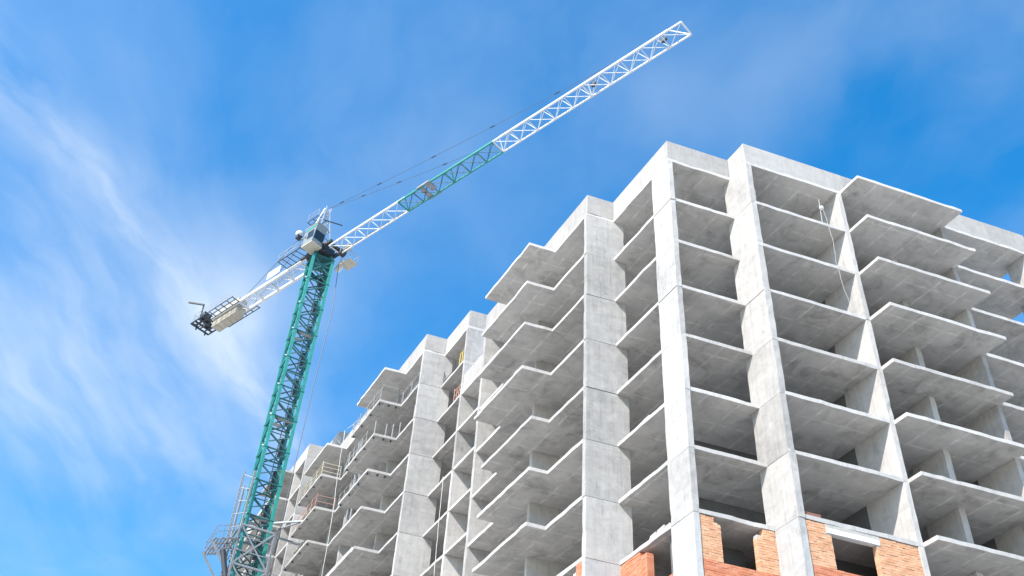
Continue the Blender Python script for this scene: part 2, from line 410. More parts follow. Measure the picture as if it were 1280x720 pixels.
# first section: pylons, cross walls and columns
wall(-PROUD, x1, -PROUD, y1, 0, 9, low=7)
wall(x2 - PROUD, x2 + tt, -s_ - PROUD, 0.5, 0, 9, low=7)
wall(x3, x3 + 0.25, -s_ - PROUD * 0.3, 0.88, 0, 9)
wall(12.42, 12.74, -0.57, 1.3, 0, 9)
wall(15.6, 15.85, -1.27, 0.9, 0, 9)
wall(21.12, 21.5 - 0.01, -s_ - PROUD * 0.3, -0.02, 0, 6)
wall(-a_ - PROUD, 0.62, yW1 - PROUD, yW1 + 0.25, 0, 9, low=7)
wall(-1.03, 2.2, 11.5, 11.75, 0, 8)
wall(-a_ - PROUD, 0.75, yW2 - PROUD, yW2 + 0.25, 0, 8)
# second section
wall(-PROUD, 2.6, Y2, Y2 + 0.24, 6, 8)
wall(-a2 - PROUD, 0.66, Y2b - PROUD, Y2b + 0.25, 6, 7)
wall(-0.95, 2.2, 34.1, 34.4, 6, 6)
wall(-0.95, 1.6, 42.3, 42.55, 6, 6)
wall(-0.95, 1.6, 37.9, 38.15, 6, 6)
wall(-0.95, 2.2, 46.0, 46.3, 6, 5)
wall(-a2 - PROUD, 0.7, 51.75, 52.0, 6, 4)
# third section
wall(-PROUD, 2.6, Y3, Y3 + 0.24, 12, 5)
wall(-a3 - PROUD, 0.7, Y3b - PROUD, Y3b + 0.25, 12, 5)
wall(-a3 - PROUD, 1.5, 58.75, 59.0, 12, 5)
wall(-1.0, 1.5, 66.0, 66.3, 12, 4)
# added spine walls, coloured near black for the shade inside
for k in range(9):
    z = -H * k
    MB().bbox(3.4 if k < 4 else 1.9, 9.06, 3.3, 3.5, z - H + ST, z).build('shade_wall', 'conc_shade', bld)
    MB().bbox(9.3, 15.6, 2.5, 2.7, z - H + ST, z).build('shade_wall', 'conc_shade', bld)
    if k > 1: MB().bbox(15.9, 21.0, 2.9, 3.1, z - H + ST, z).build('shade_wall', 'conc_shade', bld)
    MB().bbox(3.6, 3.8, 5.4, 23.6, z - H + ST, z).build('shade_wall', 'conc_shade', bld)
    MB().bbox(4.6, 4.8, Y2 + 0.4, 51.5, z - H + ST + 6, z + 6).build('shade_wall', 'conc_shade', bld)
    MB().bbox(4.6, 4.8, Y3 + 0.4, 79, z - H + ST + 12, z + 12).build('shade_wall', 'conc_shade', bld)
for (X0, X1, Y0, Y1) in ((x1 + .1, x2 - .05, 2.0, 2.15), (x2 + tt + .05, 9.0, 0.95, 1.1)):      # added partitions behind the brick infill, dark to shade the window openings
    for k in (7, 8): MB().bbox(X0, X1, Y0, Y1, -H * k - H + ST, -H * k).build('shade_wall', 'conc_shade', bld)
for k in range(9):  # added cross walls that close off the bays to darken them
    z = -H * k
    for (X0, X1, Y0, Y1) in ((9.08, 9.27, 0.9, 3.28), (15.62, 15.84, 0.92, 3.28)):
        MB().bbox(X0, X1, Y0, Y1, z - H + ST, z).build('shade_wall', 'conc_shade', bld)
for (X0, X1, Y0, Y1, dz) in ((3.4, 20.5, 3.3, 3.5, 0), (3.6, 3.8, 5.4, 23.6, 0), (4.6, 4.8, Y2 + 0.4, 51.5, 6), (4.6, 4.8, Y3 + 0.4, 79, 12)):  # the added walls carried on down to the ground
    MB().bbox(X0, X1, Y0, Y1, -GZ - 0.05, -27.0 + dz - 0.004).build('shade_wall', 'conc_shade', bld)

# parapets: cast pieces butted end to end, a few centimetres behind the slab edge
def parapet(X0, Y0, X1, Y1, z, inside, th=0.2, setb=0.012, step=3.2, ext0=0.0, ext1=0.0):
    """outer face on the line (X0,Y0)-(X1,Y1); inside = (sx,sy) direction of the roof"""
    L = math.hypot(X1 - X0, Y1 - Y0); n = max(1, round(L / step)); ux, uy = (X1 - X0) / L, (Y1 - Y0) / L
    cuts = [0] + [L * (i + random.uniform(-0.12, 0.12)) / n for i in range(1, n)] + [L]
    for i in range(n):
        c0, c1 = cuts[i] - (ext0 if i == 0 else -0.004), cuts[i + 1] + (ext1 if i == n - 1 else -0.004)
        j = random.uniform(0, 0.006) + setb; top = HP + random.uniform(-0.012, 0.012)
        pa = (X0 + ux * c0 + inside[0] * j, Y0 + uy * c0 + inside[1] * j); pb = (X0 + ux * c1 + inside[0] * j, Y0 + uy * c1 + inside[1] * j)
        poly = [pa, pb, (pb[0] + inside[0] * th, pb[1] + inside[1] * th), (pa[0] + inside[0] * th, pa[1] + inside[1] * th)]
        ar = sum(poly[i][0] * poly[(i + 1) % 4][1] - poly[(i + 1) % 4][0] * poly[i][1] for i in range(4))
        if ar < 0: poly.reverse()
        MB().prism(poly, z + ST + 0.003, z + top).build('parapet', 'parapet', bld)
parapet(0, 0, x2 + 0.012, 0, 0, (0, 1), ext0=-0.012)
parapet(x2, -s_, x2, 0, 0, (1, 0), ext0=-0.24, ext1=-0.0)
parapet(x2, -s_, x5, -s_, 0, (0, 1), ext0=-0.012)
parapet(x5, -s_, x5, 11, 0, (-1, 0), ext0=-0.24)
parapet(0, 0, 0, yW1, 0, (1, 0), ext0=-0.24, ext1=0.0)
parapet(-a_, yW1, 0.01, yW1, 0, (0, 1), ext0=-0.012)
parapet(-a_, yW1, -a_, yW2 + 0.2, 0, (1, 0), ext0=-0.24)
parapet(0, yW2 + 0.2, 0, Y2 - 0.02, 0, (1, 0))
parapet(0, Y2, BACK, Y2, 6, (0, 1), ext0=-0.012)
parapet(0, Y2, 0, Y2b, 6, (1, 0), ext0=-0.24)
parapet(-a2, Y2b, 0.01, Y2b, 6, (0, 1), ext0=-0.012)
parapet(-a2, Y2b, -a2, 52.0, 6, (1, 0), ext0=-0.24)
parapet(0, Y3, BACK, Y3, 12, (0, 1), ext0=-0.012)
parapet(0, Y3, 0, Y3b, 12, (1, 0), ext0=-0.24)
parapet(-a3, Y3b, 0.01, Y3b, 12, (0, 1), ext0=-0.012)
parapet(-a3, Y3b, -a3, 80, 12, (1, 0), ext0=-0.24)

# ------------------------------------------------------------------ brick infill two storeys below the lowest open floor in view
def bricks(name, axis, c0, c1, depth0, depth1, z0, z1, mat, ragged=None, parent=bld):
    """courses of double bricks; axis 'X' runs along X with the face at Y=depth0, 'Y' along Y with the face at X=depth0"""
    CH, BL, J = 0.112, 0.26, 0.012
    back = MB()
    if axis == 'X': back.bbox(c0 + 0.006, c1 - 0.006, depth0 + 0.014, depth1 - 0.01, z0 + 0.01, z1 - (0.3 if ragged else 0.01))
    else: back.bbox(depth0 + 0.014, depth1 - 0.01, c0 + 0.006, c1 - 0.006, z0 + 0.01, z1 - (0.3 if ragged else 0.01))
    pier = back.build(name, 'mortar', parent)
    mb = MB(); r = 0; z = z0
    while z < z1 - 0.02:
        zt = min(z + CH - J, z1 - 0.004); lo, hi = c0, c1
        if ragged: lo, hi = ragged(zt, c0, c1)
        c = lo - (BL / 2 if r % 2 else 0)
        while c < hi - 0.01:
            ca, cb = max(c, lo), min(c + BL - J, hi)
            if cb - ca > 0.03:
                d = random.uniform(-0.012, 0.010); tn = random.uniform(0.02, 1)
                if axis == 'X': mb.bbox(ca, cb, depth0 + d, depth1 - 0.003, z, zt, tn)
                else: mb.bbox(depth0 + d, depth1 - 0.003, ca, cb, z, zt, tn)
            c += BL
        z += CH; r += 1
    o = mb.build('brick_courses', mat, pier); o['kind'] = 'stuff'
    return pier
zf = -21.0
bot = -24.0 + ST + 0.004
sill = -22.93
bricks('brick_pier', 'X', x1 + 0.03, 1.14, 0.03, 0.28, sill + 0.004, zf - 0.006, 'brick_y', lambda z, a, b: (a, b if z < zf - 0.30 else (b - 0.12 if z < zf - 0.16 else b - 0.28)))
bricks('brick_pier', 'X', 2.73, x2 - 0.03, 0.03, 0.28, sill + 0.004, zf - 0.03, 'brick_y', lambda z, a, b: (a if z < zf - 0.42 else (a + 0.12 if z < zf - 0.26 else a + 0.3), b))
bricks('brick_apron', 'X', x1 + 0.03, x2 - 0.03, 0.03, 0.28, bot, sill, 'brick_r')
bricks('brick_pier', 'X', x2 + tt + 0.01, 5.0, -s_ + 0.04, -s_ + 0.29, sill + 0.004, zf - 0.006, 'brick_y', lambda z, a, b: (a, b if z < zf - 0.42 else b - 0.22))
bricks('brick_pier', 'X', 7.05, x3 - 0.012, -s_ + 0.04, -s_ + 0.29, sill + 0.004, zf - 0.006, 'brick_y', lambda z, a, b: (a if z < zf - 0.42 else a + 0.16, b))
bricks('brick_apron', 'X', x2 + tt + 0.01, x3 - 0.012, -s_ + 0.04, -s_ + 0.29, bot, sill, 'brick_r')
MB().bbox(4.8, 7.2, -s_ + 0.01, -s_ + 0.27, zf - 0.40, zf - 0.18).build('lintel', 'white', bld)
MB().bbox(4.78, 7.22, -s_ + 0.03, -s_ + 0.25, zf - 0.175, zf - 0.004).build('packing_course', 'mortar', bld)
bricks('brick_pier', 'Y', 3.3, yW1 - 0.02, 0.02, 0.34, sill + 0.004, zf - 0.006, 'brick_r', lambda z, a, b: (a if z < zf - 0.2 else a + 0.5, b))
bricks('brick_apron', 'Y', y1 + 0.02, yW1 - 0.02, 0.02, 0.34, bot, sill, 'brick_r')
bricks('brick_pier', 'Y', yW1 + 0.27, 6.3, -a_ + 0.02, -a_ + 0.30, bot, zf - 0.006, 'brick_r', lambda z, a, b: (a, b if z < zf - 0.5 else b - 0.25))

# ------------------------------------------------------------------ site railings fixed to the slabs of the second section
def railing(pts, z, mat, posts=True, rails=(0.55, 1.08), gapf=1.15, r=0.02, jit=0.03, label=None):
    """pts in building axes at slab top height z"""
    P = [Vector((p[0], p[1])) for p in pts]
    z += ST
    root = None
    for i in range(len(P) - 1):
        A, C = P[i], P[i + 1]; L = (C - A).length; n = max(1, int(L / gapf))
        for j in range(n + 1):
            q = A + (C - A) * (j / n)
            if not posts and j not in (0, n): continue
            h = 1.12 + random.uniform(-0.06, 0.14)
            mb = MB().bar(B(q.x, q.y, z), B(q.x + random.uniform(-jit, jit), q.y + random.uniform(-jit, jit), z + h), r * 1.7)
            if root is None:
                root = mb.build('guard_rail', mat, bld)
                if label: root['label'] = label
            else: mb.build('post', mat, root)
        for rz in rails:
            MB().bar(B(A.x, A.y, z + rz + random.uniform(-jit, jit)), B(C.x, C.y, z + rz + random.uniform(-jit, jit)), r * 1.5).build('rail', mat, root)
    return root
e = 0.06
o2 = -a2 - 1.65 + e
railing([(-a2 + e, 28.35), (-a2 + e, 31.3)], 3, 'grey', rails=(0.25, 1.1), gapf=1.4)
railing([(-a2, 31.33 + e), (o2, 31.33 + e)], 3, 'railg', rails=(1.35,), gapf=3, r=0.018)
railing([(o2, 31.4), (o2, 36.8), (-a2 - 0.1, 36.8)], 3, 'railg', gapf=1.3)
for (X, Y) in ((o2, 31.42), (o2 + 0.8, 31.42), (-a2 - 0.3, 31.42), (-a2 + e, 31.0), (-a2 + e, 28.5), (o2, 34.0), (o2, 36.3)):
    MB().bar(B(X, Y, ST), B(X + random.uniform(-.05, .05), Y, 1.25 + random.uniform(0, .15)), 0.06).build('guard_post', 'railg', bld)
railing([(o2, 33.0), (o2, 36.8)], 0, 'railg', gapf=1.2)
railing([(-a2 - 0.1, 43.35), (o2, 43.35), (o2, 48.7)], 3, 'wood', rails=(0.35, 0.75, 1.1), gapf=1.3, r=0.032, label='raw timber guard rail')
railing([(-a2 + e, 38.4), (-a2 + e, 42.9)], 3, 'railg', rails=(0.3, 0.7, 1.15), gapf=0.9)
railing([(-a2 - 0.1, 43.35), (o2, 43.35), (o2, 48.7)], 0, 'orange', rails=(0.5, 1.05), gapf=0.9, label='orange painted guard rail')
railing([(-a2 + e, 38.4), (-a2 + e, 42.9)], 0, 'railg', rails=(0.6, 1.1), gapf=1.1)
railing([(0.1, 24.45), (0.1, 25.3)], 3, 'yellow', rails=(1.1,), gapf=0.3, r=0.035, label='yellow guard rail')
railing([(0.1, 24.5), (0.1, 25.6)], 0, 'orange', rails=(0.6, 1.05), gapf=0.35, r=0.026, label='orange painted guard rail')
railing([(0.1, 26.0), (0.1, 27.9)], 3, 'dark', rails=(0.35,), gapf=3, r=0.02)
# cast-in anchor sockets under the balcony edges
for z in (3, 0, -3):
    for (Y0, Y1) in ((31.6, 36.6), (43.5, 48.5)):
        for j in range(4):
            Y = Y0 + (Y1 - Y0) * j / 3
            MB().bbox(o2 + 0.02, o2 + 0.12, Y, Y + 0.1, z - 0.11, z + 0.02).build('anchor_socket', 'dark', bld)
    for X in (o2 + 0.7, -a2 - 0.35):
        MB().bbox(X, X + 0.1, 31.5, 31.6, z - 0.11, z + 0.02).build('anchor_socket', 'dark', bld)
# concrete spill on the slab edge
def lump(pts, z, name='concrete_spill'):
    mb = MB()
    for (X, Y, sx, sy, h) in pts:
        mb.hexa([B(X - sx, Y - sy, z), B(X + sx, Y - sy, z), B(X + sx, Y + sy, z), B(X - sx, Y + sy, z),
                 B(X - sx * .6, Y - sy * .7, z + h), B(X + sx * .7, Y - sy * .6, z + h * .9), B(X + sx * .6, Y + sy * .7, z + h), B(X - sx * .7, Y + sy * .8, z + h * .8)])
    return mb.build(name, 'parapet', bld)
lump([(0.12, 2.85, .1, .25, .22), (0.14, 2.3, .12, .32, .26), (0.12, 1.8, .1, .2, .15)], -21 + ST)
lump([(0.12, 3.0, .1, .3, .14)], -15 + ST)

# ------------------------------------------------------------------ small things on the floors
tag(MB().bbox(3.98, 4.72, -s_ + 0.1, -s_ + 0.5, -21 + ST + 0.002, -21 + ST + 0.2).build('timber_board', 'brown'), 'brown stack of boards on the slab edge above the brick infill', 'boards')
sb = thing('brick_stack', 'small stack of red bricks beside the lowest white cross wall', 'bricks', B(9.95, -1.0, -21 + ST))
for i in range(3):
    for j in range(2):
        for k in range(2):
            MB().bbox(9.65 + i * 0.2, 9.84 + i * 0.2, -1.15 + j * 0.28, -0.9 + j * 0.28, -21 + ST + 0.003 + k * 0.145, -21 + ST + 0.14 + k * 0.145, 0.4).build('brick', 'brick_r', sb)
def hang(name, label, pts, r, mat, cat='cable'):
    out = []
    for i in range(len(pts) - 1):
        a, b = Vector(pts[i]), Vector(pts[i + 1])
        for j in range(6): out.append(a.lerp(b, j / 6) + Vector((random.uniform(-.02, .02), random.uniform(-.02, .02), 0)))
    out.append(Vector(pts[-1]))
    return tag(MB().tube(out, r, 5).build(name, mat, smooth=True), label, cat)
hang('hanging_cable', 'thin pale cable looping down over the upper floors beside the white cross wall', [B(7.86, -s_ - .06, -1.85), B(8.05, -s_ - .08, -4.0), B(7.95, -s_ - .1, -5.6), B(8.05, -s_ - .08, -7.2), B(8.4, -s_ + .02, -9 + ST + .02)], 0.008, 'cable_w')
lp = thing('site_lamp', 'small white work lamp on a pole at the top open floor', 'lamp', B(7.82, -s_ + .12, -3 + ST))
MB().bar(B(7.82, -s_ + .12, -3 + ST), B(7.76, -s_ - .02, -1.1), 0.02).build('pole', 'cable_w', lp)
MB().ball(B(7.80, -s_ - .04, -1.75), 0.13).build('lamp_head', 'white', lp, smooth=True)
hang('hanging_cable', 'white cable hanging straight down past floors next to the narrow shaft', [B(-.06, 25.5, -6.0 + ST), B(-.07, 25.4, -9.0), B(-.07, 25.2, -13), B(-.06, 25.1, -19), B(-.06, 25.1, -GZ + .02)], 0.02, 'cable_w')
hang('hanging_rope', 'thin pale rope dropping from the roof edge in front of the railed balconies', [B(-a2 - .03, 40.9, 7.6), B(-3.36, 38.3, 4.4), B(-3.36, 37.9, 0), B(-3.36, 37.2, -4), B(-3.3, 37.0, -12), B(-3.3, 37, -GZ + .02)], 0.02, 'cable_w', 'rope')

# ------------------------------------------------------------------ tower crane
MX, MY = -13.957, 48.054
crane = thing('tower_crane', 'green and white lattice tower crane standing beside the concrete building', 'crane', (MX, MY, 0))
AX = Vector((math.cos(0.1605), math.sin(0.1605), 0)); AY = Vector((-AX.y, AX.x, 0)); UZ = Vector((0, 0, 1))
O = Vector((MX, MY, 0))
HS, HW = 3.3, 1.0
ZT = 30.2 + GZ                     # mast top
NS = 22
zb = ZT - NS * HS
def mp(x, y, z): return O + AX * x + AY * y + UZ * z
# one mast section and its bracing, then copies
mb = MB()
for sx in (-1, 1):
    for sy in (-1, 1):
        mb.bar(mp(sx * HW, sy * HW, 0), mp(sx * HW, sy * HW, HS - 0.02), 0.27, 0.27, AY)
        mb.bar(mp(sx * HW, sy * HW, 0.0), mp(sx * HW, sy * HW, 0.12), 0.36, 0.36, AY)
ch = mb.mesh('mast_section', O); ch.materials.append(M['green'])
mb = MB()
for f in range(4):
    ax, ay = ((AX, AY), (AY, -AX), (-AX, -AY), (-AY, AX))[f]
    def q(u, z): return O + ax * u - ay * HW + UZ * z
    mb.bar(q(-HW, 0.06), q(HW, 0.06), 0.11)
    if f in (0, 3): mb.bar(q(-HW, 1.65), q(HW, 1.65), 0.07)
    mb.bar(q(-HW, 1.6), q(HW, 0.15), 0.1); mb.bar(q(-HW, 1.7), q(HW, 3.15), 0.1)
mb.bar(mp(-HW, -HW, 0.06), mp(HW, HW, 0.06), 0.08); mb.bar(mp(HW, -HW, 1.65), mp(-HW, HW, 1.65), 0.07)
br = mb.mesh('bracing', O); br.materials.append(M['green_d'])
mb = MB()
for sx in (0.32, 0.72): mb.bar(mp(sx, 0.3, 0), mp(sx, 0.3, HS), 0.055)
for j in range(11): mb.bar(mp(0.32, 0.3, 0.15 + j * 0.3), mp(0.72, 0.3, 0.15 + j * 0.3), 0.035)
la = mb.mesh('ladder', O); la.materials.append(M['dark'])
mb = MB().obox(mp(0.5, 0.45, 0.5), AX * 0.32, AY * 0.3, UZ * 1.7)  # dark box standing in for shaded bracing inside the mast
strip = mb.mesh('shade_strip', O); strip.materials.append(M['dark'])
mb = MB()
mb.bar(mp(-0.9, -0.6, 0.2), mp(0.9, -0.6, 0.2), 0.6, 0.05); mb.bar(mp(-0.9, 0.55, 0.2), mp(0.25, 0.55, 0.2), 0.5, 0.05)
lg = mb.mesh('landing', O); lg.materials.append(M['grey'])
mb = MB().bar(mp(-HW - 0.34, -HW, 0.1), mp(-HW - 0.1, -HW, 0.1), 0.1)
bk = mb.mesh('bracket', O); bk.materials.append(M['white'])
for i in range(NS):
    p = O + UZ * (zb + i * HS)
    sec = link('mast_section', ch, p, crane)
    link('bracing', br, p, sec)
    if i > 8:
        link('ladder', la, p, sec); link('shade_strip', strip, p, sec); link('bracket', bk, p, sec)
        if i % 3 == 1: link('landing', lg, p, sec)
MB().obox(mp(-2.4, -2.4, 0.002), AX * 4.8, AY * 4.8, UZ * (zb - 0.006)).build('mast_footing', 'conc', crane)

# slewing unit
def cyl(c, r, h, n=24):
    return MB().tube([Vector(c), Vector(c) + UZ * h], r, n)
JD = Vector((0.502, -0.865, 0)).normalized(); JN = Vector((JD.y, -JD.x, 0))     # jib direction and its left-hand side
def jp(a, n, z): return O + JD * a + JN * n + UZ * (z + GZ)
mb = MB()
for sx in (-1, 1):
    for sy in (-1, 1): mb.bar(mp(sx * HW, sy * HW, ZT), mp(sx * 0.75, sy * 0.75, ZT + 0.75), 0.3)
mb.obox(mp(-1.15, -1.15, ZT), AX * 2.3, AY * 2.3, UZ * 0.12)
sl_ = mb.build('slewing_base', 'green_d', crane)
cyl((MX, MY, ZT + 0.72), 1.25, 0.32).build('slewing_ring', 'dark', sl_)
mb = MB()
for n in (-0.85, 0.85): mb.bar(jp(-2.2, n, 31.4), jp(2.4, n, 31.4), 0.3, 0.34)
for a in (-1.6, -0.4, 0.9, 2.0): mb.bar(jp(a, -0.85, 31.4), jp(a, 0.85, 31.4), 0.26, 0.3)
mb.obox(jp(-1.2, -0.75, 31.56), JD * 2.2, JN * 1.5, UZ * 0.5)
tu = mb.build('turntable', 'dark', crane)
mb = MB()
for i in range(14):
    a0_, n0_ = random.uniform(-1.8, 2.2), random.uniform(-1.2, 1.2)
    mb.bar(jp(a0_, n0_, 31.0 + random.uniform(0, .6)), jp(a0_ + random.uniform(-.9, .9), n0_ + random.uniform(-.7, .7), 31.4 + random.uniform(-.7, 1.4)), random.uniform(.05, .12))
mb.build('hydraulic_lines', 'dark', tu)
MB().tube([jp(0.2, -0.9, 31.9), jp(0.2, -0.9, 32.9)], 0.28, 10).build('slewing_motor', 'green_d', tu)
MB().tube([jp(-1.3, -0.7, 31.9), jp(-1.3, -0.7, 32.8)], 0.26, 10).build('slewing_motor', 'green_d', tu)
MB().obox(jp(-1.9, -1.3, 31.6), JD * 0.9, JN * 0.45, UZ * 1.1).build('switch_cabinet', 'grey', tu)
mb = MB()
for (u, v, a, b) in ((-1, -1, 1, -1), (1, -1, 1, 1), (1, 1, -1, 1), (-1, 1, -1, -1)):
    mb.bar(mp(u * HW, v * HW, ZT - 2.2), mp(a * HW, b * HW, ZT - 0.1), 0.16); mb.bar(mp(a * HW, b * HW, ZT - 2.2), mp(u * HW, v * HW, ZT - 0.1), 0.16); mb.bar(mp(u * HW, v * HW, ZT - 1.1), mp(a * HW, b * HW, ZT - 1.1), 0.14)
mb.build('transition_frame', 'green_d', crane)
# jib
def jib_section(a0, a1, mat, mat2, npan, first=False, last=False):
    z0, z1, hw = 31.0, 32.3, 0.74
    mb = MB()
    for n in (-hw, hw): mb.bar(jp(a0, n, z0), jp(a1, n, z0), 0.13)
    mb.bar(jp(a0, 0, z1), jp(a1 - (1.7 if last else 0), 0, z1), 0.17)
    for n in (-hw, hw): mb.bar(jp(a0, n, z0), jp(a0, 0, z1), 0.09)
    mb.bar(jp(a0, -hw, z0), jp(a0, hw, z0), 0.1)
    if last: mb.bar(jp(a1, -hw, z0), jp(a1, hw, z0), 0.12); mb.bar(jp(a1, -hw, z0), jp(a1 - 1.7, 0, z1), .07); mb.bar(jp(a1, hw, z0), jp(a1 - 1.7, 0, z1), .07)
    o = mb.build('jib_section', mat, crane)
    mb = MB(); L = (a1 - a0) / npan
    for i in range(npan):
        top = not (last and i == npan - 1)
        u, v = a0 + i * L, a0 + (i + 1) * L; m_ = (u + v) / 2
        mb.bar(jp(u, -hw, z0), jp(v, hw, z0), 0.05); mb.bar(jp(u, hw, z0), jp(v, -hw, z0), 0.05)
        mb.bar(jp(v, -hw, z0), jp(v, hw, z0), 0.062)
        for n in (-hw, hw):
            if top: mb.bar(jp(u, n, z0), jp(m_, 0, z1), 0.05); mb.bar(jp(m_, 0, z1), jp(v, n, z0), 0.05)
    mb.build('bracing', mat2, o)
    return o
jib_section(2.0, 11.75, 'white', 'white', 5)
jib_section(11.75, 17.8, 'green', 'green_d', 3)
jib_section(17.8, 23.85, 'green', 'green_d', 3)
jib_section(23.85, 33.9, 'white', 'white', 5)
j4 = jib_section(33.9, 43.95, 'white', 'white', 5, last=True)
for a in (34.6, 41.8):
    MB().tube([jp(a, -0.12, 31.35), jp(a, 0.12, 31.35)], 0.28, 12).build('sheave', 'dark', j4)
# trolley
mb = MB()
for n in (-0.85, 0.85): mb.bar(jp(14.4, n, 31.05), jp(16.0, n, 31.05), 0.12, 0.2)
mb.obox(jp(14.5, -0.8, 31.0), JD * 0.5, JN * 1.6, UZ * 0.12); mb.obox(jp(15.4, -0.2, 30.9), JD * 0.6, JN * 1.0, UZ * 0.25)
tr = mb.build('trolley', 'steel', crane)
for a in (14.6, 15.8):
    for n in (-0.8, 0.8): MB().tube([jp(a, n - .05, 31.2), jp(a, n + .05, 31.2)], 0.14, 10).build('wheel', 'dark', tr)
mb = MB().bar(jp(9.0, -.66, 31.12), jp(14.4, -.66, 31.12), 0.05).bar(jp(2.4, -.66, 31.12), jp(9, -.66, 31.12), 0.05)
mb.build('trolley_rope', 'rope', crane)
# tower head
def hj(a, n, z): return jp(a - 0.1, n + 0.65, z - (0.45 if z > 32 else 0))
hd = MB()
apex = hj(0.6, 0.45, 38.0)
for (a, n) in ((-0.9, -0.6), (-0.9, 1.3), (1.3, -0.6), (1.3, 1.3)):
    b = hj(0.6 + (a - 0.2) * 0.12, 0.4 + (n - 0.35) * 0.2, 37.6); hd.bar(hj(a, n, 31.6), b, 0.10)
for z in (33.0, 34.4, 35.7, 36.8):
    f = (z - 31.6) / 6.0
    def hq(a, n): return hj(a + (0.6 + (a - 0.2) * 0.12 - a) * f, n + (0.4 + (n - 0.35) * 0.2 - n) * f, z)
    hd.bar(hq(-0.9, -0.6), hq(1.3, -0.6), 0.08).bar(hq(-0.9, 1.3), hq(1.3, 1.3), 0.08).bar(hq(-0.9, -0.6), hq(-0.9, 1.3), 0.08).bar(hq(1.3, -0.6), hq(1.3, 1.3), 0.08)
hdo = hd.build('tower_head', 'grey', crane)
MB().bar(hj(0.4, 0.4, 37.5), hj(0.4, 0.4, 38.2), 0.05).bar(hj(0.7, 0.0, 36.8), hj(0.7, 0.0, 38.0), 0.05).build('mast_light_pole', 'white', hdo)
mb = MB()
for n in (0.15, 0.65, 1.2): mb.bar(hj(-1.2, n, 36.0), hj(0.5, n, 36.0), 0.06)
for a in (-1.2, -0.35, 0.5): mb.bar(hj(a, 0.15, 36.0), hj(a, 1.2, 36.0), 0.06)
pf = mb.build('head_platform', 'dark', hdo)
mb = MB()
for (a, n) in ((-1.2, 0.15), (-1.2, 1.2), (0.5, 1.2)): mb.bar(hj(a, n, 36.0), hj(a, n, 37.05), 0.035)
mb.bar(hj(-1.2, 0.15, 37.0), hj(-1.2, 1.2, 37.0), 0.035).bar(hj(-1.2, 1.2, 37.0), hj(0.5, 1.2, 37.0), 0.035).bar(hj(-1.2, 1.2, 36.5), hj(0.5, 1.2, 36.5), 0.03)
mb.build('railing', 'grey', pf)
MB().bar(hj(1.2, 0.8, 35.2), hj(2.1, -0.9, 35.2), 0.12, 0.06).build('bracket_arm', 'dark', hdo)
# cabin on the left side of the turntable
CS = 0.87
cab = MB()
c0 = jp(-0.35, 1.05, 31.0)
fl = [(0, 0), (2.1, 0), (2.1, 1.5), (0, 1.5)]
def cq(a, n, z): return c0 + (JD * a + JN * n + UZ * z) * CS
cab.hexa([cq(0, 0, 0), cq(1.75, 0, 0), cq(1.75, 1.5, 0), cq(0, 1.5, 0), cq(0, 0, 2.75), cq(2.15, 0, 2.75), cq(2.15, 1.5, 2.75), cq(0, 1.5, 2.75)])
cb = cab.build('cabin', 'cab', crane)
mb = MB(); mb.hexa([cq(1.80, 0.1, 0.55), cq(1.80, 1.4, 0.55), cq(1.86, 1.4, 0.55), cq(1.86, 0.1, 0.55), cq(1.98, 0.1, 1.75), cq(1.98, 1.4, 1.75), cq(2.04, 1.4, 1.75), cq(2.04, 0.1, 1.75)])
mb.build('windscreen', 'glass', cb)
MB().obox(cq(0.7, 1.502, 0.75), JD * CS * 1.05, JN * CS * 0.03, UZ * CS * 1.15).build('side_window', 'glass', cb)
MB().obox(cq(0.15, 1.502, 2.2), JD * CS * 1.8, JN * CS * 0.025, UZ * CS * 0.35).build('green_band', 'green', cb)
MB().obox(cq(0.2, 1.503, 1.2), JD * CS * 0.25, JN * CS * 0.04, UZ * CS * 0.22).build('door_lock', 'dark', cb)
MB().obox(cq(-0.1, -0.05, 2.753), JD * CS * 2.35, JN * CS * 1.6, UZ * CS * 0.08).build('cabin_roof', 'grey', cb)
MB().obox(cq(-0.05, -0.03, -0.14), JD * CS * 1.85, JN * CS * 1.56, UZ * CS * 0.13).build('cabin_floor', 'beige', cb)
MB().ball(cq(-0.75, 1.75, 2.35), 0.42, 12, 8, 0.85).build('cabin_dome', 'white', cb, smooth=True)  # white dome beside the cabin
MB().obox(cq(-1.0, 1.45, 1.55), JD * CS * 0.5, JN * CS * 0.6, UZ * CS * 0.5).build('motor_box', 'dark', cb)
MB().bar(cq(-0.75, 1.7, 1.6), cq(0.02, 1.2, 1.4), 0.1).build('bracket_arm', 'dark', cb)
# service platform behind the cabin
mb = MB()
for n in (0.95, 2.2): mb.bar(jp(-4.3, n, 31.3), jp(-0.6, n, 31.3), 0.08)
for i in range(6): mb.bar(jp(-4.3 + i * 0.74, 0.95, 31.3), jp(-4.3 + i * 0.68, 2.2, 31.3), 0.06)
sp = mb.build('service_platform', 'dark', crane)
mb = MB()
for a in (-4.3, -3.1, -1.9, -0.7): mb.bar(jp(a, 2.2, 31.3), jp(a, 2.2, 32.4), 0.045)
for z in (31.85, 32.4): mb.bar(jp(-4.3, 2.2, z), jp(-0.7, 2.2, z), 0.04).bar(jp(-4.3, 0.95, z), jp(-4.3, 2.2, z), 0.04)
mb.build('railing', 'grey', sp)
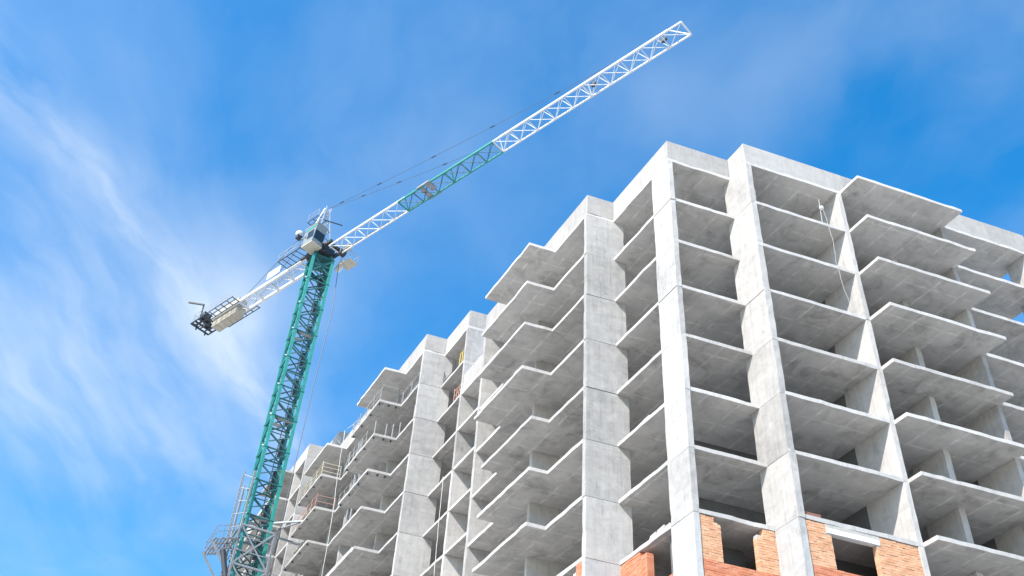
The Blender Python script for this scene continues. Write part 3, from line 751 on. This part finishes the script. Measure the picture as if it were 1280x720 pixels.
# hoist platform hanging on the right side of the jib root
mb = MB().obox(jp(1.4, -2.5, 30.35), JD * 1.5, JN * 1.15, UZ * 0.08)
hp_ = mb.build('side_platform', 'beige', crane)
mb = MB()
for (a, n) in ((1.45, -2.45), (2.85, -2.45), (1.45, -1.4), (2.85, -1.4)): mb.bar(jp(a, n, 30.4), jp(a, n, 31.5), 0.05)
mb.bar(jp(1.45, -2.45, 31.4), jp(2.85, -2.45, 31.4), 0.05).bar(jp(2.85, -2.45, 31.4), jp(2.85, -.8, 31.4), 0.06).bar(jp(1.45, -2.45, 31.4), jp(1.45, -.8, 31.4), 0.06)
mb.build('railing', 'grey', hp_)
MB().tube([jp(0.3, -2.0, 30.7), jp(1.5, -1.7, 30.85)], 0.34, 10).build('cable_drum', 'white', crane)
MB().tube([jp(2.1, -1.2, 31.2), jp(2.1, -0.5, 31.2)], 0.35, 10).build('winch', 'dark', crane)
MB().obox(jp(2.3, -1.2, 31.35), JD * 1.0, JN * 0.5, UZ * 0.5).build('control_box', 'beige', crane)
# counter jib
mb = MB()
for n in (-0.72, 0.72): mb.bar(jp(-1.5, n, 31.3), jp(-17.3, n, 31.3), 0.22, 0.34)
for a in (-2.5, -5.0, -7.5, -10.0, -12.5): mb.bar(jp(a, -0.72, 31.3), jp(a, 0.72, 31.3), 0.12, 0.2)
cj = mb.build('counter_jib', 'white', crane)
mb = MB()
for i in range(5):
    u, v = -2.5 - i * 2.5, -5.0 - i * 2.5
    mb.bar(jp(u, -0.72, 31.25), jp((u + v) / 2, 0.72, 31.25), 0.07).bar(jp((u + v) / 2, 0.72, 31.25), jp(v, -0.72, 31.25), 0.07)
mb.build('bracing', 'white', cj)
mb = MB()
for i in range(40): mb.bar(jp(-3.0 - i * 0.26, -0.28, 31.42), jp(-3.0 - i * 0.26, 0.5, 31.42), 0.035)
for n in (-0.28, 0.11, 0.5): mb.bar(jp(-3.0, n, 31.44), jp(-13.2, n, 31.44), 0.045)
mb.build('grating', 'grey', cj)
for i in range(5):
    MB().obox(jp(-12.95 - i * 0.84, -0.56, 30.2), JD * -0.78, JN * 1.12, UZ * 2.2).build('counterweight', 'tan', cj)
mb = MB()
for n in (-1.2, -0.85, 0.85, 1.3, 1.75): mb.bar(jp(-11.2 if n < 0 else -12.2, n, 31.15), jp(-16.6 if n < 0 else -19.4, n, 31.15), 0.075)
for i in range(8): mb.bar(jp(-12.3 - i * 1.0, 0.85, 31.15), jp(-12.3 - i * 1.0, 1.75, 31.15), 0.07)
for i in range(6): mb.bar(jp(-11.3 - i * 1.05, -1.2, 31.15), jp(-11.3 - i * 1.05, -0.85, 31.15), 0.07)
wk = mb.build('side_walkway', 'dark', cj)
mb = MB()
for i in range(8): mb.bar(jp(-12.3 - i * 1.0, 1.75, 31.15), jp(-12.3 - i * 1.0, 1.75, 32.3), 0.04)
for z in (31.75, 32.3): mb.bar(jp(-12.3, 1.75, z), jp(-19.4, 1.75, z), 0.04).bar(jp(-19.4, -.6, z), jp(-19.4, 1.75, z), 0.04)
mb.build('railing', 'grey', wk)
mb = MB()
for n in (-0.6, 0.0, 0.6, 1.2, 1.75): mb.bar(jp(-17.2, n, 31.1), jp(-19.5, n, 31.1), 0.13)
for a in (-17.3, -18.0, -18.8, -19.5): mb.bar(jp(a, -0.65, 31.1), jp(a, 1.8, 31.1), 0.15)
mb.obox(jp(-17.5, 0.5, 31.2), JD * -0.9, JN * 1.1, UZ * 0.8); mb.obox(jp(-18.3, -0.3, 31.2), JD * -0.8, JN * 0.8, UZ * 0.5)
for n in (-0.2, 1.0): mb.bar(jp(-19.5, n, 30.75), jp(-19.5, n, 31.2), 0.14)
ep = mb.build('winch_platform', 'dark', cj)
MB().bar(jp(-18.3, 1.5, 31.2), jp(-18.3, 1.6, 33.4), 0.13).bar(jp(-18.3, 1.6, 33.35), jp(-19.6, 2.8, 33.55), 0.16).build('davit', 'dark', ep)
MB().obox(jp(-5.6, 0.95, 31.6), JD * -2.1, JN * 0.05, UZ * 0.95).build('name_board', 'white', cj)
# stay ropes
def rope(name, a, b, r=0.03, sag=0.25, n=10, mat='rope', parent=crane):
    a, b = Vector(a), Vector(b)
    return MB().tube([a.lerp(b, i / n) - UZ * (sag * 4 * (i / n) * (1 - i / n)) for i in range(n + 1)], r, 5).build(name, mat, parent)
s1 = rope('stay_rope', jp(0.7, 0.9, 37.25), jp(38.2, 0, 32.35), 0.02, 0.3)
s2 = rope('stay_rope', jp(0.7, 0.9, 37.15), jp(21.2, 0, 32.35), 0.02, 0.12)
for st, b, fr in ((s1, jp(38.2, 0, 32.35), (0.05, .2, .4, .6, .8)), (s2, jp(21.2, 0, 32.35), (.25, .5, .8))):
    a = jp(0.7, 0.9, 37.25)
    for f in fr:
        c = a.lerp(b, f) - UZ * ((0.3 if st is s1 else 0.12) * 4 * f * (1 - f)); d = (b - a).normalized()
        MB().tube([c - d * .25, c + d * .25], 0.065, 6).build('rope_coupling', 'dark', st)
for n in (-0.65, 0.65): rope('stay_rope', jp(0.3, 1.0 + n * .2, 37.0), jp(-11.9, n, 31.5), 0.03, 0.08)
# feeder cable down the building side of the mast
tb = MB().tube([jp(0.9, -1.6, 31.1), mp(2.0, -1.2, GZ + 24), mp(1.85, -1.15, GZ + 14), mp(1.8, -1.1, GZ + 5), mp(1.8, -1.1, GZ - 12), mp(1.7, -1.1, 0.5)], 0.035, 5)
tb.build('feeder_cable', 'rope', crane)

# climbing collar with its platforms
GC = GZ - 2.1; GP = GC + 1.5
mb = MB()
R0 = 1.42
zc = [-5.6, -2.0, 1.4]
for sx in (-1, 1):
    for sy in (-1, 1): mb.bar(mp(sx * R0, sy * R0, GC - 5.6), mp(sx * R0, sy * R0, GC + (6.4 if sx < 0 else 1.5)), 0.16)
for z in zc:
    for (u, v) in (((-1, -1), (1, -1)), ((1, -1), (1, 1)), ((1, 1), (-1, 1)), ((-1, 1), (-1, -1))):
        mb.bar(mp(u[0] * R0, u[1] * R0, GC + z), mp(v[0] * R0, v[1] * R0, GC + z), 0.16)
for z, zu in ((-5.6, -2.0), (-2.0, 1.4)):
    for sy in (-1, 1):
        mb.bar(mp(-R0, sy * R0, GC + z), mp(R0, sy * R0, GC + zu), 0.13); mb.bar(mp(R0, sy * R0, GC + z), mp(-R0, sy * R0, GC + zu), 0.11)
    for sx in (-1, 1): mb.bar(mp(sx * R0, -R0, GC + z), mp(sx * R0, R0, GC + zu), 0.13)
for z in (-4.4, -3.2, -0.8, 0.4):
    mb.bar(mp(-R0, -R0, GC + z), mp(R0, -R0, GC + z), 0.07); mb.bar(mp(-R0, -R0, GC + z), mp(-R0, R0, GC + z), 0.07)
clb = mb.build('climbing_collar', 'steel', crane)
mb = MB()
for y in (-1.5, -0.5, 0.5, 1.5): mb.bar(mp(-1.5, y, GP - 1.4), mp(-3.2, y, GP - 2.0), 0.1)
for i in range(7): mb.bar(mp(-1.55 - i * 0.27, -1.6, GP - 1.45 - i * 0.095), mp(-1.55 - i * 0.27, 1.6, GP - 1.45 - i * 0.095), 0.12, 0.07)
mb.bar(mp(-1.45, -1.2, GP - 4.4), mp(-3.4, -1.2, GP - 1.95), 0.16).bar(mp(-1.45, 1.2, GP - 4.4), mp(-3.4, 1.2, GP - 1.95), 0.14)
cp_ = mb.build('work_platform', 'steel', clb)
MB().tube([mp(-1.5, -1.3, GP - 5.0), mp(-2.3, -1.25, GP - 2.6)], 0.22, 8).build('climbing_ram', 'dark', cp_)
mb = MB()
for y in (-1.6, 1.6):
    for i in range(4): mb.bar(mp(-1.6 - i * 0.53, y, GP - 1.45 - i * 0.19), mp(-1.6 - i * 0.53, y, GP - 0.3 - i * 0.19), 0.045)
    for h in (0.6, 1.1): mb.bar(mp(-1.6, y, GP - 1.4 + h), mp(-3.2, y, GP - 1.98 + h), 0.045)
for h in (0.6, 1.1): mb.bar(mp(-3.2, -1.6, GP - 1.98 + h), mp(-3.2, 1.6, GP - 1.98 + h), 0.045)
mb.build('railing', 'steel', cp_)
mb = MB()
for y in (-0.6, -0.1): mb.bar(mp(-2.05, y, GC - 0.4), mp(-2.05, y, GC + 6.6), 0.075)
for i in range(20): mb.bar(mp(-2.05, -0.6, GC - 0.2 + i * 0.35), mp(-2.05, -0.1, GC - 0.2 + i * 0.35), 0.04)
for i in range(6): mb.bar(mp(-2.05, -0.6, GC + i * 1.25), mp(-1.4, -1.3, GC + 0.3 + i * 1.1), 0.055)
mb.build('access_ladder', 'steel', clb)
mb = MB()
for y in (-1.5, -0.6): mb.bar(mp(1.5, y, GC - 3.2), mp(3.4, y, GC - 3.3), 0.1)
for i in range(5): mb.bar(mp(1.6 + i * 0.42, -1.6, GC - 3.2), mp(1.6 + i * 0.42, 0.2, GC - 3.2), 0.12, 0.06)
for x in (1.6, 2.5, 3.4): mb.bar(mp(x, -1.6, GC - 3.2), mp(x, -1.6, GC - 2.1), 0.045)
for h in (0.6, 1.1): mb.bar(mp(1.6, -1.6, GC - 3.2 + h), mp(3.4, -1.6, GC - 3.2 + h), 0.045)
mb.build('work_platform', 'steel', clb)
# ties from the mast to the slab edges
for z in (0.0, -9.0):
    mb = MB()
    for (y0, Yb) in ((-1.0, 46.2), (1.0, 50.3)):
        e1 = B(-a2 - (1.5 if y0 < 0 else -.1), Yb, z + ST + 0.1)
        mb.bar(mp(1.1, y0, e1.z + 0.1), e1, 0.14)
    mb.bar(mp(1.1, 1.0, GZ + z + ST + .2), B(-a2 - 1.45, 46.2, z + ST + 0.12), 0.12)
    mb.build('mast_tie', 'steel', crane)

# timber shuttering and props at the far end between mast and slabs
for (Y, z, w_) in ((49.2, 3, 1.6), (49.0, 0, 2.4), (49.3, -3, 2.2), (49.1, -6, 1.8)):
    MB().bbox(-a2 - 0.12, -a2 - 0.06, Y, Y + w_, z - 0.35, z + 2.3).build('shuttering_panel', 'beige', bld)
for z in (3, 0, -3, -6):
    for j in range(6):
        Y = 48.95 + j * 0.55 + random.uniform(-.1, .1); l = random.uniform(-.35, .35)
        MB().bar(B(-a2 + 0.1, Y, z + ST), B(-a2 + 0.12, Y + l, z + H - 0.01), 0.11).build('timber_prop', 'wood' if j % 3 else 'beige', bld)
    MB().bar(B(-a2 - 0.3, 48.95, z + ST + 0.06), B(-a2 - 0.3, 51.9, z + ST + 0.06), 0.12).build('timber_beam', 'wood', bld)
for j, (Y, z) in enumerate(((44.6, 3), (45.4, 3), (47.2, 3), (44.2, 0), (47.0, 0), (33.2, 3), (35.6, 3), (38.9, 0), (40.2, 0), (41.2, 0), (39.6, 3), (41.0, 3), (40.4, -3), (41.4, -3), (39.2, -3))):
    X = -a2 + 0.25 + random.uniform(0, .3)
    MB().bar(B(X, Y, z + ST), B(X + 0.02, Y + random.uniform(-.3, .3), z + H - 0.01), 0.075).build('steel_prop', 'grey', bld)
